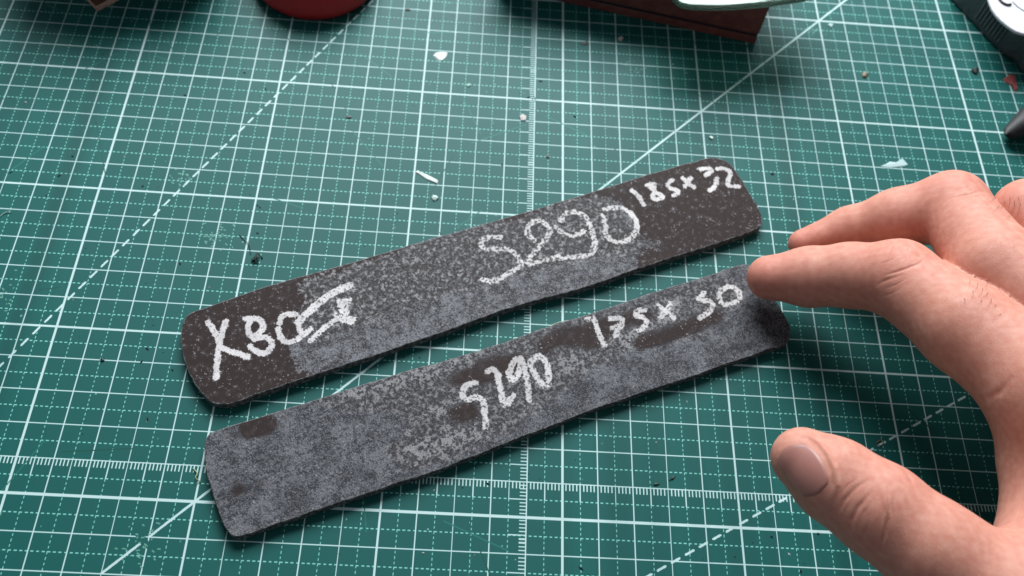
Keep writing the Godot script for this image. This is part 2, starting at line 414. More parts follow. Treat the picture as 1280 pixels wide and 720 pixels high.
	var pales: Array = [[Vector2(0.538, 0.631), Vector2(2.671, 0.775), Vector2(4.766, 1.142), Vector2(4.421, 1.556), Vector2(2.693, 1.649), Vector2(0.186, 1.497), Vector2(-1.954, 1.651), Vector2(-5.159, 1.595), Vector2(-5.807, 1.357), Vector2(-6.133, 0.826), Vector2(-5.150, 0.768), Vector2(-2.719, 0.942), Vector2(-0.605, 0.825)]] if which == 1 else [[Vector2(-3.727, 0.641), Vector2(-2.271, 0.536), Vector2(-1.417, 0.844), Vector2(-1.419, 1.175), Vector2(-2.546, 1.317), Vector2(-3.441, 1.189)], [Vector2(-2.754, -0.152), Vector2(-1.987, -0.269), Vector2(-1.704, -0.036), Vector2(-2.472, 0.079)], [Vector2(-0.380, 0.700), Vector2(0.414, 0.589), Vector2(0.520, 0.944), Vector2(-0.208, 0.892)], [Vector2(-5.056, -1.946), Vector2(-1.478, -1.712), Vector2(0.462, -1.451), Vector2(-0.629, -1.274), Vector2(-2.693, -1.052), Vector2(-4.566, -1.191)], [Vector2(2.752, -0.646), Vector2(5.206, -0.659), Vector2(6.450, -0.077), Vector2(5.480, 0.456), Vector2(3.737, 0.126)], [Vector2(1.348, -0.437), Vector2(2.704, -0.238), Vector2(2.429, 0.085), Vector2(1.371, 0.123)], [Vector2(5.154, -1.123), Vector2(5.975, -1.079), Vector2(5.681, -0.493), Vector2(5.026, -0.574)]]
	var crusts: Array = [[Vector2(-5.429, -1.659), Vector2(-4.205, -1.525), Vector2(-2.572, -1.530), Vector2(-0.746, -1.644), Vector2(1.417, -1.534), Vector2(3.653, -1.488), Vector2(4.743, -1.244), Vector2(5.144, 0.370), Vector2(4.766, 1.142), Vector2(3.252, 0.730), Vector2(0.592, 0.497), Vector2(-1.510, 0.439), Vector2(-3.576, 0.486), Vector2(-5.112, 0.642), Vector2(-5.917, 0.488), Vector2(-6.029, -0.404)]] if which == 1 else [[Vector2(-5.523, -1.534), Vector2(-2.549, -1.486), Vector2(0.472, -1.475), Vector2(3.119, -1.475), Vector2(7.555, -1.363), Vector2(8.204, -0.674), Vector2(6.928, 0.090), Vector2(5.777, 0.416), Vector2(4.060, 0.013), Vector2(2.354, 0.252), Vector2(1.153, 0.640), Vector2(-0.602, 1.266), Vector2(-2.577, 1.405), Vector2(-3.955, 1.343), Vector2(-4.144, 0.489), Vector2(-3.083, 0.116), Vector2(-4.013, -0.681), Vector2(-5.100, -0.968)]]
	var sd := 100 * which
	var zone := area_mask(zones)
	var pale := area_mask(pales)
	var crust := area_mask(crusts)
	var ink := PackedByteArray()
	ink.resize(BW * BH)
	if which == 1:
		stamp(ink, strokes.slice(0, 7), 0.095)
		stamp(ink, strokes.slice(7, 8), 0.125)
		stamp(ink, strokes.slice(8, 15), 0.085)
		stamp(ink, strokes.slice(15, 21), 0.09)
		stamp(ink, strokes.slice(21), 0.085)
	else:
		stamp(ink, strokes.slice(0, 5), 0.095)
		stamp(ink, strokes.slice(5), 0.085)
	var scratch := PackedByteArray()
	scratch.resize(BW * BH)
	var rs := RandomNumberGenerator.new()
	rs.seed = sd + 8
	var lines := []
	for q in 46:
		var a := Vector2(rs.randf_range(-8.6, 8.0), rs.randf_range(-1.5, 1.5))
		var d := Vector2.from_angle(rs.randfn(0.0, 0.35)) * rs.randf_range(0.3, 2.2)
		lines.append([a, a + d * 0.5 + Vector2(0, rs.randf_range(-0.03, 0.03)), a + d])
	stamp(scratch, lines, 0.008)
	var fine := field(0.16, sd + 1, 2)
	var grit := field(0.36, sd + 2, 1)
	var mid := field(0.045, sd + 3, 4)
	var wide := field(0.012, sd + 4, 3)
	var streak := field(0.09, sd + 5, 4)
	var drawn := noise(0.055, sd + 6, 4).get_image(BW / 7, BH)
	drawn.convert(Image.FORMAT_L8)
	drawn.resize(BW, BH, Image.INTERPOLATE_CUBIC)
	var long := drawn.get_data()
	var colour := PackedByteArray()
	var relief := PackedByteArray()
	var gloss := PackedByteArray()
	colour.resize(BW * BH * 3)
	relief.resize(BW * BH)
	gloss.resize(BW * BH)
	var brown := Vector3(0.027, 0.0165, 0.0155)
	var dark := Vector3(0.034, 0.033, 0.036) if which == 1 else Vector3(0.030, 0.031, 0.036)
	var warm := Vector3(0.150, 0.145, 0.150)
	var grey := Vector3(0.190, 0.192, 0.208) if which == 1 else Vector3(0.160, 0.163, 0.178)
	var chalk := Vector3(0.29, 0.28, 0.285)
	var white := Vector3(0.72, 0.69, 0.685)
	var lut := PackedByteArray()
	lut.resize(1025)
	for i in 1025:
		lut[i] = int(255.0 * pow(i / 1024.0, 1 / 2.2) + 0.5)
	for i in BW * BH:
		var f := fine[i] / 255.0
		var g := grit[i] / 255.0
		var m := mid[i] / 255.0
		var w := wide[i] / 255.0
		var k := streak[i] / 255.0
		var z := zone[i] / 255.0 + (m - 0.5) * 1.0 + (k - 0.5) * 0.8 + (f - 0.5) * 0.7 + (g - 0.5) * 0.35
		z = clampf((z - 0.34) * 3.2, 0, 1)
		if which == 2:
			z = 1.0 - z
		# crusty scale: pale and dark scabs; elsewhere an even, fine-grained grey
		var rough := clampf((crust[i] / 255.0 + (m - 0.5) * 0.9 + (k - 0.5) * 0.9 - 0.36) * 2.2, 0, 1)
		var grain := (f - 0.5) * 1.5 + (g - 0.5) * 1.5
		var lie := long[i] / 255.0 - 0.5
		var c: Vector3 = dark.lerp(grey, clampf(0.46 + grain * 0.85 + lie * 0.5 + (w - 0.5) * 1.0 + (m - 0.5) * 1.0 + (k - 0.5) * 0.8, 0, 1))
		var mott := m * 0.6 + k * 0.4 + (pale[i] / 255.0 - 0.35) * 0.12 + (f - 0.5) * 0.10
		var scabby: Vector3 = dark.lerp(warm, clampf(0.42 + grain * 0.8 + (k - 0.5) * 1.6, 0, 1))
		scabby = scabby.lerp(chalk, clampf((mott - 0.54 + (g - 0.5) * 0.10) * 8.0, 0, 1) * (0.7 + 0.4 * g))
		scabby = scabby.lerp(Vector3(0.032, 0.027, 0.027), clampf((0.46 - mott + (w - 0.5) * 0.12 + (f - 0.5) * 0.08) * 8.0, 0, 1) * 0.85)
		c = c.lerp(chalk, clampf((k * 0.7 + f * 0.3 - 0.66) * 8.0, 0, 1) * 0.45)
		c = c.lerp(scabby, rough)
		if scratch[i] > 130:
			c = c.lerp(chalk * (0.5 + g), 0.3 * k)
		var sp := clampf(0.5 + grain + (mott - 0.5) * 2.0 * rough, 0, 1)
		if g > 0.84 and f > 0.55:
			c = c.lerp(chalk * 1.3, 0.55)
		elif g < 0.15 and k > 0.6:
			c = c.lerp(Vector3(0.14, 0.075, 0.062), 0.5)
		var b := brown * (0.82 + 0.36 * m)
		if k > 0.52 and f > 0.71 and w + m * 0.6 > 0.86:
			b = b.lerp(chalk * 1.4, clampf((f - 0.71) * 9.0, 0, 1))
		elif m > 0.66:
			b = b.lerp(Vector3(0.05, 0.04, 0.04), 0.5)
		c = b.lerp(c, z)
		var n := clampf((ink[i] / 255.0 - 0.45 + (f - 0.5) * 0.5 + (m - 0.5) * 0.5) * 6.0, 0, 1) if ink[i] > 20 else 0.0
		if which == 2:
			n *= 0.88
		var lay := n * (0.78 + 0.4 * w) * (0.9 if which == 1 and z > 0.5 and i % BW > 500 else 1.0) * clampf(0.86 + (g - 0.5) * 0.5 + minf(k - (0.47 if which == 1 and z > 0.5 and i % BW > 500 else 0.36), 0.0) * (7.0 if z > 0.5 else 2.5), 0.1, 1.0)
		c = c.lerp(white, lay)
		colour[i * 3] = lut[clampi(int(c.x * 1024), 0, 1024)]
		colour[i * 3 + 1] = lut[clampi(int(c.y * 1024), 0, 1024)]
		colour[i * 3 + 2] = lut[clampi(int(c.z * 1024), 0, 1024)]
		relief[i] = int(clampf(lerpf(0.62 + 0.06 * m, 0.25 + 0.38 * sp + 0.2 * m, z) + n * 0.12, 0, 1) * 255)
		gloss[i] = int(clampf(lerpf(0.58, 0.68 - 0.14 * g, z) + n * 0.15, 0, 1) * 255)
	var mt := plain(Color.WHITE, 1.0, 0.24)
	mt.albedo_texture = ImageTexture.create_from_image(Image.create_from_data(BW, BH, false, Image.FORMAT_RGB8, colour))
	mt.roughness_texture = ImageTexture.create_from_image(Image.create_from_data(BW, BH, false, Image.FORMAT_L8, gloss))
	mt.heightmap_enabled = true
	mt.heightmap_scale = 0.016
	mt.heightmap_texture = ImageTexture.create_from_image(Image.create_from_data(BW, BH, false, Image.FORMAT_L8, relief))
	mt.texture_repeat = false
	var rag := noise(1.6, sd + 7, 3)
	for i in outline.size():
		outline[i] += Vector2(rag.get_noise_2dv(outline[i]), rag.get_noise_2dv(outline[i] + Vector2(40, 7))) * 0.028
	var mesh := slab(outline, 0.004, 0.32, 0.035, Rect2(-9.5, -1.8, 19, 3.6))
	mesh.surface_set_material(0, mt)
	mesh.surface_set_material(1, grained(Color(0.24, 0.23, 0.235), 0.48, 0.75, 0.9, 4.0, sd + 9))
	var o := obj("steel_bar", mesh, null)
	o.position = (Vector3(-2.3723, 0.0000, -7.6984) if which == 1 else Vector3(-1.4252, 0.0000, -3.7399)) * CM
	o.rotation.y = 0.4142 if which == 1 else 0.4017
	if which == 1:
		tag(o, "longer dark steel bar with rounded ends, chocolate brown ends and S290 185x32 in white marker", "steel bar", "flat steel bars on the mat")
	else:
		tag(o, "bluish grey speckled steel bar nearer the viewer with S290 175x30 in white marker", "steel bar", "flat steel bars on the mat")

# ---------------------------------------------------------------- the hand
# a distance field of tapered capsules (x, y, z, radius in cm), joined by a smooth minimum and meshed by surface nets
const CHAINS := [
	["index", 0.32, [Vector4(6.226, 1.300, -7.404, 0.690), Vector4(7.315, 1.700, -7.276, 0.870), Vector4(8.277, 2.300, -7.048, 0.920), Vector4(9.308, 3.100, -6.545, 1.070), Vector4(10.384, 4.000, -4.557, 1.200), Vector4(11.975, 4.800, -2.237, 1.450)]],
	["middle", 0.30, [Vector4(7.667, 0.800, -9.047, 0.480), Vector4(8.989, 1.400, -9.307, 0.690), Vector4(10.126, 2.300, -9.187, 0.910), Vector4(11.393, 3.200, -9.144, 1.020), Vector4(11.629, 4.100, -6.384, 1.220), Vector4(13.390, 5.200, -3.682, 1.400)]],
	["ring", 0.30, [Vector4(14.350, 1.200, -8.535, 0.600), Vector4(14.313, 2.200, -9.095, 0.780), Vector4(13.430, 3.600, -8.796, 0.950), Vector4(14.054, 4.800, -6.471, 1.050), Vector4(15.171, 5.400, -4.383, 1.250)]],
	["pinky", 0.30, [Vector4(18.221, 1.400, -8.692, 0.550), Vector4(18.236, 2.400, -9.260, 0.650), Vector4(17.559, 3.600, -8.999, 0.720), Vector4(17.234, 4.600, -6.692, 0.850), Vector4(17.372, 5.000, -4.266, 1.150)]],
	["thumb", 0.40, [Vector4(5.419, 4.000, -0.651, 0.760), Vector4(6.055, 4.200, -0.076, 0.960), Vector4(6.957, 4.400, 0.675, 1.060), Vector4(7.993, 4.500, 1.580, 1.120), Vector4(9.962, 4.500, 3.023, 1.500), Vector4(13.200, 4.300, 2.595, 1.900)]]]
const PALM := [[Vector4(11.975, 4.800, -2.237, 1.450), Vector4(13.200, 4.300, 2.595, 1.900)], [Vector4(13.390, 5.200, -3.682, 1.400), Vector4(13.200, 4.300, 2.595, 1.900)], [Vector4(15.171, 5.400, -4.383, 1.250), Vector4(13.200, 4.300, 2.595, 1.900)], [Vector4(17.372, 5.000, -4.266, 1.150), Vector4(16.234, 4.600, -0.471, 1.500)], [Vector4(16.234, 4.600, -0.471, 1.500), Vector4(13.200, 4.300, 2.595, 1.900)], [Vector4(9.962, 4.500, 3.023, 1.500), Vector4(13.200, 4.300, 2.595, 1.900)], [Vector4(13.200, 4.300, 2.595, 1.900), Vector4(17.307, 4.600, 3.506, 2.400)], [Vector4(17.307, 4.600, 3.506, 2.400), Vector4(20.207, 5.100, 4.112, 2.700)], [Vector4(11.975, 4.800, -2.237, 1.450), Vector4(11.972, 3.900, -0.992, 1.150)], [Vector4(11.972, 3.900, -0.992, 1.150), Vector4(11.546, 3.900, 0.929, 1.200)], [Vector4(11.546, 3.900, 0.929, 1.200), Vector4(9.962, 4.500, 3.023, 1.500)], [Vector4(11.975, 4.800, -2.237, 1.450), Vector4(13.757, 4.600, -1.569, 1.600)], [Vector4(13.757, 4.600, -1.569, 1.600), Vector4(13.200, 4.300, 2.595, 1.900)], [Vector4(13.390, 5.200, -3.682, 1.400), Vector4(13.757, 4.600, -1.569, 1.600)]]
const GROOVES := [
	[0.023, 0.055, [Vector3(6.3663, 5.3808, 0.2685), Vector3(6.0669, 5.2683, 0.4532), Vector3(5.8398, 5.0449, 0.6936), Vector3(5.7825, 4.8278, 0.8923)]],
	[0.033, 0.055, [Vector3(6.3452, 5.3976, 0.5717), Vector3(6.0775, 5.1631, 0.8821), Vector3(6.0030, 4.9420, 1.0972), Vector3(6.0556, 4.7751, 1.3045)]],
	[0.033, 0.050, [Vector3(6.7921, 5.5078, 0.3802), Vector3(6.6567, 5.4661, 1.0314), Vector3(6.5844, 5.2046, 1.4640), Vector3(6.5605, 4.8016, 1.7550)]],
	[0.020, 0.044, [Vector3(6.2757, 5.1845, 1.1871), Vector3(6.2424, 4.9590, 1.3982), Vector3(6.3472, 4.7544, 1.6105)]],
	[0.033, 0.066, [Vector3(7.2765, 5.2877, 0.0024), Vector3(7.3311, 5.3817, 0.1815), Vector3(7.2837, 5.4815, 0.3839)]],
	[0.013, 0.055, [Vector3(6.4684, 5.4449, 0.4879), Vector3(6.5318, 5.4212, 1.0247), Vector3(6.4992, 5.1525, 1.4545)]],
	[0.008, 0.066, [Vector3(7.3002, 5.5710, 1.0298), Vector3(7.1986, 5.5081, 1.5141), Vector3(7.0575, 5.2511, 1.9277)]],
	[0.010, 0.077, [Vector3(8.3052, 5.7057, 1.5134), Vector3(8.4737, 5.7299, 1.8916), Vector3(8.4940, 5.7281, 2.2631)]],
	[0.020, 0.044, [Vector3(8.9376, 3.9850, -7.1794), Vector3(8.7215, 4.0346, -6.8670), Vector3(8.5888, 3.9881, -6.6497)]],
	[0.026, 0.044, [Vector3(8.5245, 3.8764, -6.1415), Vector3(8.7271, 4.0821, -6.1374), Vector3(8.9336, 4.2341, -6.1641), Vector3(9.2480, 4.3695, -6.2587), Vector3(9.6687, 4.3169, -6.5525)]],
	[0.020, 0.050, [Vector3(8.3858, 3.5614, -6.0054), Vector3(8.5392, 3.8406, -6.0094), Vector3(8.8287, 4.1509, -6.0020)]],
	[0.017, 0.066, [Vector3(8.3338, 3.5795, -6.1463), Vector3(8.3829, 3.2277, -5.8327), Vector3(8.5357, 3.0561, -5.6286)]],
	[0.010, 0.066, [Vector3(8.2992, 3.6089, -6.9676), Vector3(8.1873, 3.4835, -6.4004)]],
	[0.013, 0.055, [Vector3(6.8053, 2.4939, -7.2141), Vector3(6.7680, 2.3098, -6.7994)]],
	[0.013, 0.044, [Vector3(9.2197, 4.1257, -7.0579), Vector3(8.9197, 4.1953, -6.5988)]],
	[0.013, 0.044, [Vector3(9.4720, 4.2259, -6.8289), Vector3(9.1767, 4.3102, -6.4435)]],
	[0.030, 0.050, [Vector3(11.7445, 4.3697, -8.8666), Vector3(11.1905, 4.4449, -8.6846), Vector3(10.7411, 4.1999, -8.6536)]],
	[0.020, 0.044, [Vector3(12.5879, 4.1668, -8.9362), Vector3(12.6022, 4.1807, -8.4481)]],
	[0.017, 0.044, [Vector3(12.4748, 3.9396, -8.9447), Vector3(11.8095, 4.8102, -7.7927)]],
	[0.033, 0.088, [Vector3(10.2212, 3.3833, -8.6385), Vector3(10.4001, 2.9866, -8.2321)]],
	[0.020, 0.077, [Vector3(8.6426, 2.0944, -9.1817), Vector3(8.6237, 1.8726, -8.8215)]],
	[0.026, 0.099, [Vector3(10.1643, 4.3839, -2.3049), Vector3(10.1942, 5.0582, -2.2369), Vector3(10.3516, 5.5279, -2.4652)]],
	[0.013, 0.088, [Vector3(10.0116, 4.6997, -2.8154), Vector3(10.1748, 5.2095, -2.9218)]],
	[0.008, 0.066, [Vector3(9.0246, 3.7683, -4.5866), Vector3(9.1517, 4.3823, -4.4703)]],
	[0.009, 0.033, [Vector3(9.1327, 3.9567, -7.2922), Vector3(8.8658, 4.1159, -6.8532), Vector3(8.7007, 4.0845, -6.4948)]],
	[0.008, 0.033, [Vector3(9.4655, 4.0119, -7.2281), Vector3(9.1550, 4.2153, -6.8123), Vector3(8.9060, 4.2081, -6.4345)]],
	[0.008, 0.033, [Vector3(9.7006, 4.1539, -6.8906), Vector3(9.3745, 4.3195, -6.5554), Vector3(9.1010, 4.3103, -6.2839)]],
	[0.008, 0.033, [Vector3(8.4411, 3.8518, -6.5129), Vector3(8.6356, 4.0362, -6.5195), Vector3(8.9505, 4.1988, -6.6509)]],
	[0.009, 0.033, [Vector3(8.5033, 3.6359, -5.8173), Vector3(8.7102, 3.9772, -5.7900), Vector3(8.9905, 4.2867, -5.8834)]],
	[0.007, 0.033, [Vector3(8.4739, 3.3468, -5.7214), Vector3(8.6184, 3.7114, -5.6303), Vector3(8.8137, 4.0826, -5.6363)]],
	[0.008, 0.033, [Vector3(6.2304, 5.3449, 0.3945), Vector3(5.9668, 5.1634, 0.6487), Vector3(5.8714, 4.9247, 0.9155), Vector3(5.9011, 4.7170, 1.1320)]],
	[0.009, 0.033, [Vector3(6.4044, 5.4216, 0.7045), Vector3(6.1867, 5.2157, 0.9830), Vector3(6.1306, 4.9784, 1.2464)]],
	[0.008, 0.033, [Vector3(6.6369, 5.4937, 0.4577), Vector3(6.5988, 5.4739, 0.9284), Vector3(6.5298, 5.2430, 1.3699)]],
	[0.008, 0.033, [Vector3(6.8924, 5.5498, 0.5358), Vector3(6.7693, 5.4980, 1.0350), Vector3(6.6794, 5.2093, 1.5317)]],
	[0.007, 0.033, [Vector3(6.1964, 5.3237, 0.2025), Vector3(5.9168, 5.2126, 0.3688), Vector3(5.7618, 5.0610, 0.5537)]],
	[0.008, 0.033, [Vector3(10.9834, 4.4380, -8.4776), Vector3(11.3688, 4.5144, -8.5935), Vector3(11.9461, 4.2725, -8.8954)]],
	[0.008, 0.033, [Vector3(10.8344, 4.2154, -8.9043), Vector3(11.2573, 4.3620, -9.0033), Vector3(11.8149, 4.2292, -9.2588)]],
	[-0.068, 0.066, [Vector3(5.1904, 4.6209, -1.0249), Vector3(5.3858, 4.7084, -0.9625), Vector3(5.5212, 4.8930, -0.7414), Vector3(5.6084, 5.0932, -0.3989), Vector3(5.6701, 5.1840, -0.0243), Vector3(5.6965, 5.1164, 0.3497), Vector3(5.6202, 4.9281, 0.5952)]]]
const CELL := 0.095
var caps := []          # [a, ab, 1/len2, ra, rb - ra, chain]
var soft := []
var cuts := []          # [a, ab, 1/len2, depth, width]

func prepare_field() -> void:
	for c in CHAINS.size():
		soft.append(CHAINS[c][1])
		var j: Array = CHAINS[c][2]
		for i in j.size() - 1:
			add_cap(j[i], j[i + 1], c)
	soft.append(0.7)
	for q in PALM:
		add_cap(q[0], q[1], CHAINS.size())
	for g in GROOVES:
		for i in g[2].size() - 1:
			var ab: Vector3 = g[2][i + 1] - g[2][i]
			var n: float = g[2].size() - 1.0
			var d0: float = g[0] * (0.15 + 0.85 * sin(PI * i / n))
			cuts.append([g[2][i], ab, 1.0 / ab.length_squared(), d0, g[1], g[0] * (0.15 + 0.85 * sin(PI * (i + 1) / n)) - d0])

func add_cap(a: Vector4, b: Vector4, chain: int) -> void:
	var p := Vector3(a.x, a.y, a.z)
	var ab := Vector3(b.x, b.y, b.z) - p
	caps.append([p, ab, 1.0 / ab.length_squared(), a.w, b.w - a.w, chain])

func dist(p: Vector3, near: Array, cut: Array) -> float:
	var d := 1e3
	var chain := -1
	var f := 1e3
	var kf := 0.3
	var palm := CHAINS.size()
	for c in near:
		var t := clampf((p - c[0]).dot(c[1]) * c[2], 0.0, 1.0)
		var x: float = p.distance_to(c[0] + c[1] * t) - c[3] - c[4] * t
		if c[5] != chain:
			if chain >= 0:
				d = smin(d, f, 0.06)
			chain = c[5]
			kf = soft[chain]
			f = x
		else:
			f = smin(f, x, kf)
	d = smin(d, f, 0.5 if chain == palm else 0.06)
	# each groove counts once, by its nearest piece
	var last := -1.0
	var best := 0.0
	var rise := 0.0
	for c in cut:
		var t := clampf((p - c[0]).dot(c[1]) * c[2], 0.0, 1.0)
		var r: float = p.distance_squared_to(c[0] + c[1] * t) / (c[4] * c[4])
		if r < 5.0:
			var h: float = (c[3] + c[5] * t) * exp(-r)
			best = maxf(best, h)
			rise = minf(rise, h)
	return d + best + rise

func slope(p: Vector3, own: Array) -> Vector3:
	var gx := dist(p + Vector3(0.012, -0.012, -0.012), own[0], own[1])
	var gy := dist(p + Vector3(-0.012, 0.012, -0.012), own[0], own[1])
	var gz := dist(p + Vector3(-0.012, -0.012, 0.012), own[0], own[1])
	var gw := dist(p + Vector3(0.012, 0.012, 0.012), own[0], own[1])
	return Vector3(gx - gy - gz + gw, gy - gx - gz + gw, gz - gx - gy + gw).normalized()

static func smin(a: float, b: float, k: float) -> float:
	var h := maxf(k - absf(a - b), 0.0)
	return minf(a, b) - h * h * 0.25 / k

func around(c: Vector3, r: float, from: Array, cut_from: Array) -> Array:
	var best := 1e3
	var ds := PackedFloat32Array()
	for k in from:
		var t := clampf((c - k[0]).dot(k[1]) * k[2], 0.0, 1.0)
		var x: float = c.distance_to(k[0] + k[1] * t) - k[3] - k[4] * t
		ds.append(x)
		best = minf(best, x)
	var near := []
	for i in from.size():
		if ds[i] < best + 2 * r + 1.2:
			near.append(from[i])
	var cut := []
	for k in cut_from:
		var t := clampf((c - k[0]).dot(k[1]) * k[2], 0.0, 1.0)
		if c.distance_to(k[0] + k[1] * t) < r + k[4] * 2.3:
			cut.append(k)
	return [best, near, cut]

func build_hand() -> void:
	prepare_field()
	var lo := Vector3(1e3, 1e3, 1e3)
	var hi := -lo
	for c in caps:
		for q in [c[0], c[0] + c[1]]:
			lo = lo.min(q - Vector3.ONE * 3.0)
			hi = hi.max(q + Vector3.ONE * 3.0)
	const N := 6
	var step := CELL * N
	var half := step * 0.866
	var size := Vector3i(((hi - lo) / step).ceil())
	var cells := {}
	var pos := PackedVector3Array()
	var nor := PackedVector3Array()
	var tint := PackedColorArray()
	var edges := []
	var block := PackedInt32Array()
	var blocks := []
	var v := PackedFloat32Array()
	v.resize((N + 1) * (N + 1) * (N + 1))
	const M := N + 1
	var redness := []
	for q in [[0, 3, 0.5, 1.2], [1, 3, 0.5, 1.2], [0, 0, 0.55, 1.0], [1, 0, 0.5, 1.0], [4, 2, 0.35, 1.0], [2, 2, 0.5, 1.2]]:
		var j: Vector4 = CHAINS[q[0]][2][q[1]]
		redness.append([Vector3(j.x, j.y, j.z), q[2], q[3]])
	for bz in size.z:
		for by in size.y:
			for bx in size.x:
				var o := lo + Vector3(bx, by, bz) * step
				var mid := o + Vector3.ONE * step * 0.5
				var a := around(mid, half, caps, cuts)
				if a[0] > half + 0.45 or a[0] < -half - 0.1:
					continue
				var near: Array = a[1]
				var cut: Array = a[2]
				var dm := dist(mid, near, [])
				if absf(dm) > half + 0.12:
					continue
				blocks.append([near, cut])
				var i := 0
				for z in M:
					for y in M:
						for x in M:
							v[i] = dist(o + Vector3(x, y, z) * CELL, near, cut)
							i += 1
				for z in N:
					for y in N:
						for x in N:
							var b := x + M * (y + M * z)
							var s := [v[b], v[b + 1], v[b + M], v[b + M + 1], v[b + M * M], v[b + M * M + 1], v[b + M * M + M], v[b + M * M + M + 1]]
							var inside := 0
							for q in 8:
								if s[q] < 0:
									inside += 1
							if inside == 0 or inside == 8:
								continue
							var sum := Vector3.ZERO
							var n := 0
							for q in 8:
								for ax in [1, 2, 4]:
									if q & ax:
										continue
									var d0: float = s[q]
									var d1: float = s[q | ax]
									if (d0 < 0) == (d1 < 0):
										continue
									var t := d0 / (d0 - d1)
									var c := Vector3(q & 1, (q >> 1) & 1, q >> 2)
									if ax == 1: c.x = t
									elif ax == 2: c.y = t
									else: c.z = t
									sum += c
									n += 1
							var key := (bx * N + x) + 4096 * ((by * N + y) + 4096 * (bz * N + z))
							var p := o + (Vector3(x, y, z) + sum / n) * CELL
							var gx := dist(p + Vector3(0.02, -0.02, -0.02), near, cut)
							var gy := dist(p + Vector3(-0.02, 0.02, -0.02), near, cut)
							var gz := dist(p + Vector3(-0.02, -0.02, 0.02), near, cut)
							var gw := dist(p + Vector3(0.02, 0.02, 0.02), near, cut)
							var g := Vector3(gx - gy - gz + gw, gy - gx - gz + gw, gz - gx - gy + gw).normalized()
							var red := 0.0
							for q in redness:
								red = maxf(red, q[1] * exp(-p.distance_squared_to(q[0]) / (q[2] * q[2])))
							cells[key] = pos.size()
							pos.append(p * CM)
							block.append(blocks.size() - 1)
							nor.append(g)
							tint.append(Color(0.66, 0.335, 0.248).lerp(Color(0.62, 0.225, 0.175), red))
							# the three edges that start at this cell's least corner
							for ax in 3:
								var e: float = s[[1, 2, 4][ax]]
								if (s[0] < 0) != (e < 0):
									edges.append([key, ax, s[0] < 0])
	var index := PackedInt32Array()
	const STEP := [1, 4096, 16777216]
	for e in edges:
		var u: int = STEP[(e[1] + 1) % 3]
		var w: int = STEP[(e[1] + 2) % 3]
		var k: int = e[0]
		if not (cells.has(k - u) and cells.has(k - w) and cells.has(k - u - w)):
			continue
		var a: int = cells[k]
		var b: int = cells[k - u]
		var c: int = cells[k - u - w]
		var d: int = cells[k - w]
		index.append_array(PackedInt32Array([a, c, b, a, d, c] if e[2] else [a, b, c, a, c, d]))
	# finer triangles where a crease runs: edges near one are halved, twice
	for round in 2:
		var halves := {}
		var more := PackedInt32Array()
		for i in range(0, index.size(), 3):
			var t := [index[i], index[i + 1], index[i + 2]]
			var h := [-1, -1, -1]
			for k in 3:
				var a: int = t[k]
				var b: int = t[(k + 1) % 3]
				if blocks[block[a]][1].is_empty() and blocks[block[b]][1].is_empty():
					continue
				var key := mini(a, b) + maxi(a, b) * 4194304
				if halves.has(key):
					h[k] = halves[key]
					continue
				var own: Array = blocks[block[mini(a, b)]]
				if own[1].is_empty():
					own = blocks[block[maxi(a, b)]]
				var p := (pos[a] + pos[b]) / (2 * CM)
				var close := false
				for c in own[1]:
					var q := clampf((p - c[0]).dot(c[1]) * c[2], 0.0, 1.0)
					if p.distance_to(c[0] + c[1] * q) < c[4] * 1.6 + 0.05:
						close = true
						break
				halves[key] = -1
				if not close:
					continue
				for again in 2:
					var g := slope(p, own)
					p -= g * dist(p, own[0], own[1])
				halves[key] = pos.size()
				h[k] = pos.size()
				pos.append(p * CM)
				nor.append(slope(p, own))
				tint.append(tint[a].lerp(tint[b], 0.5))
				block.append(block[mini(a, b)] if not blocks[block[mini(a, b)]][1].is_empty() else block[maxi(a, b)])
			var n := 0
			for k in 3:
				n += 1 if h[k] >= 0 else 0
			if n == 0:
				more.append_array(PackedInt32Array(t))
			elif n == 3:
				more.append_array(PackedInt32Array([t[0], h[0], h[2], h[0], t[1], h[1], h[2], h[1], t[2], h[0], h[1], h[2]]))
			else:
				# turn the triangle so that its first edge is halved and, with two halves, its last is not
				var k := 0
				while h[k] < 0 or (n == 2 and h[(k + 2) % 3] >= 0):
					k += 1
				var a: int = t[k]
				var b: int = t[(k + 1) % 3]
				var c: int = t[(k + 2) % 3]
				if n == 1:
					more.append_array(PackedInt32Array([a, h[k], c, h[k], b, c]))
				else:
					more.append_array(PackedInt32Array([h[k], b, h[(k + 1) % 3], a, h[k], h[(k + 1) % 3], a, h[(k + 1) % 3], c]))
		index = more
	var arrays := []
	arrays.resize(Mesh.ARRAY_MAX)
	arrays[Mesh.ARRAY_VERTEX] = pos
	arrays[Mesh.ARRAY_NORMAL] = nor
	arrays[Mesh.ARRAY_COLOR] = tint
	arrays[Mesh.ARRAY_INDEX] = index
	var mesh := ArrayMesh.new()
	mesh.add_surface_from_arrays(Mesh.PRIMITIVE_TRIANGLES, arrays)
	print("hand: ", pos.size(), " points")
	var skin := plain(Color.WHITE, 0.5, 0.45)
	skin.vertex_color_use_as_albedo = true
	skin.albedo_texture = noise_tex(512, 0.016, 61, Color(0.90, 0.78, 0.76), Color(1.0, 1.0, 1.0), 0.0, 6)
	skin.uv1_triplanar = true
	skin.uv1_scale = Vector3.ONE / (2.3 * CM)
	skin.normal_enabled = true
	var pores := noise_tex(512, 0.11, 63, Color.BLACK, Color.WHITE, 6.0, 2)
	pores.noise.noise_type = FastNoiseLite.TYPE_CELLULAR
	pores.noise.cellular_return_type = FastNoiseLite.RETURN_DISTANCE2_SUB
	skin.normal_texture = pores
	skin.normal_scale = 0.22
	skin.roughness_texture = noise_tex(256, 0.03, 65, Color(0.50, 0.50, 0.50), Color(0.74, 0.74, 0.74), 0.0, 5)
	skin.roughness = 1.0
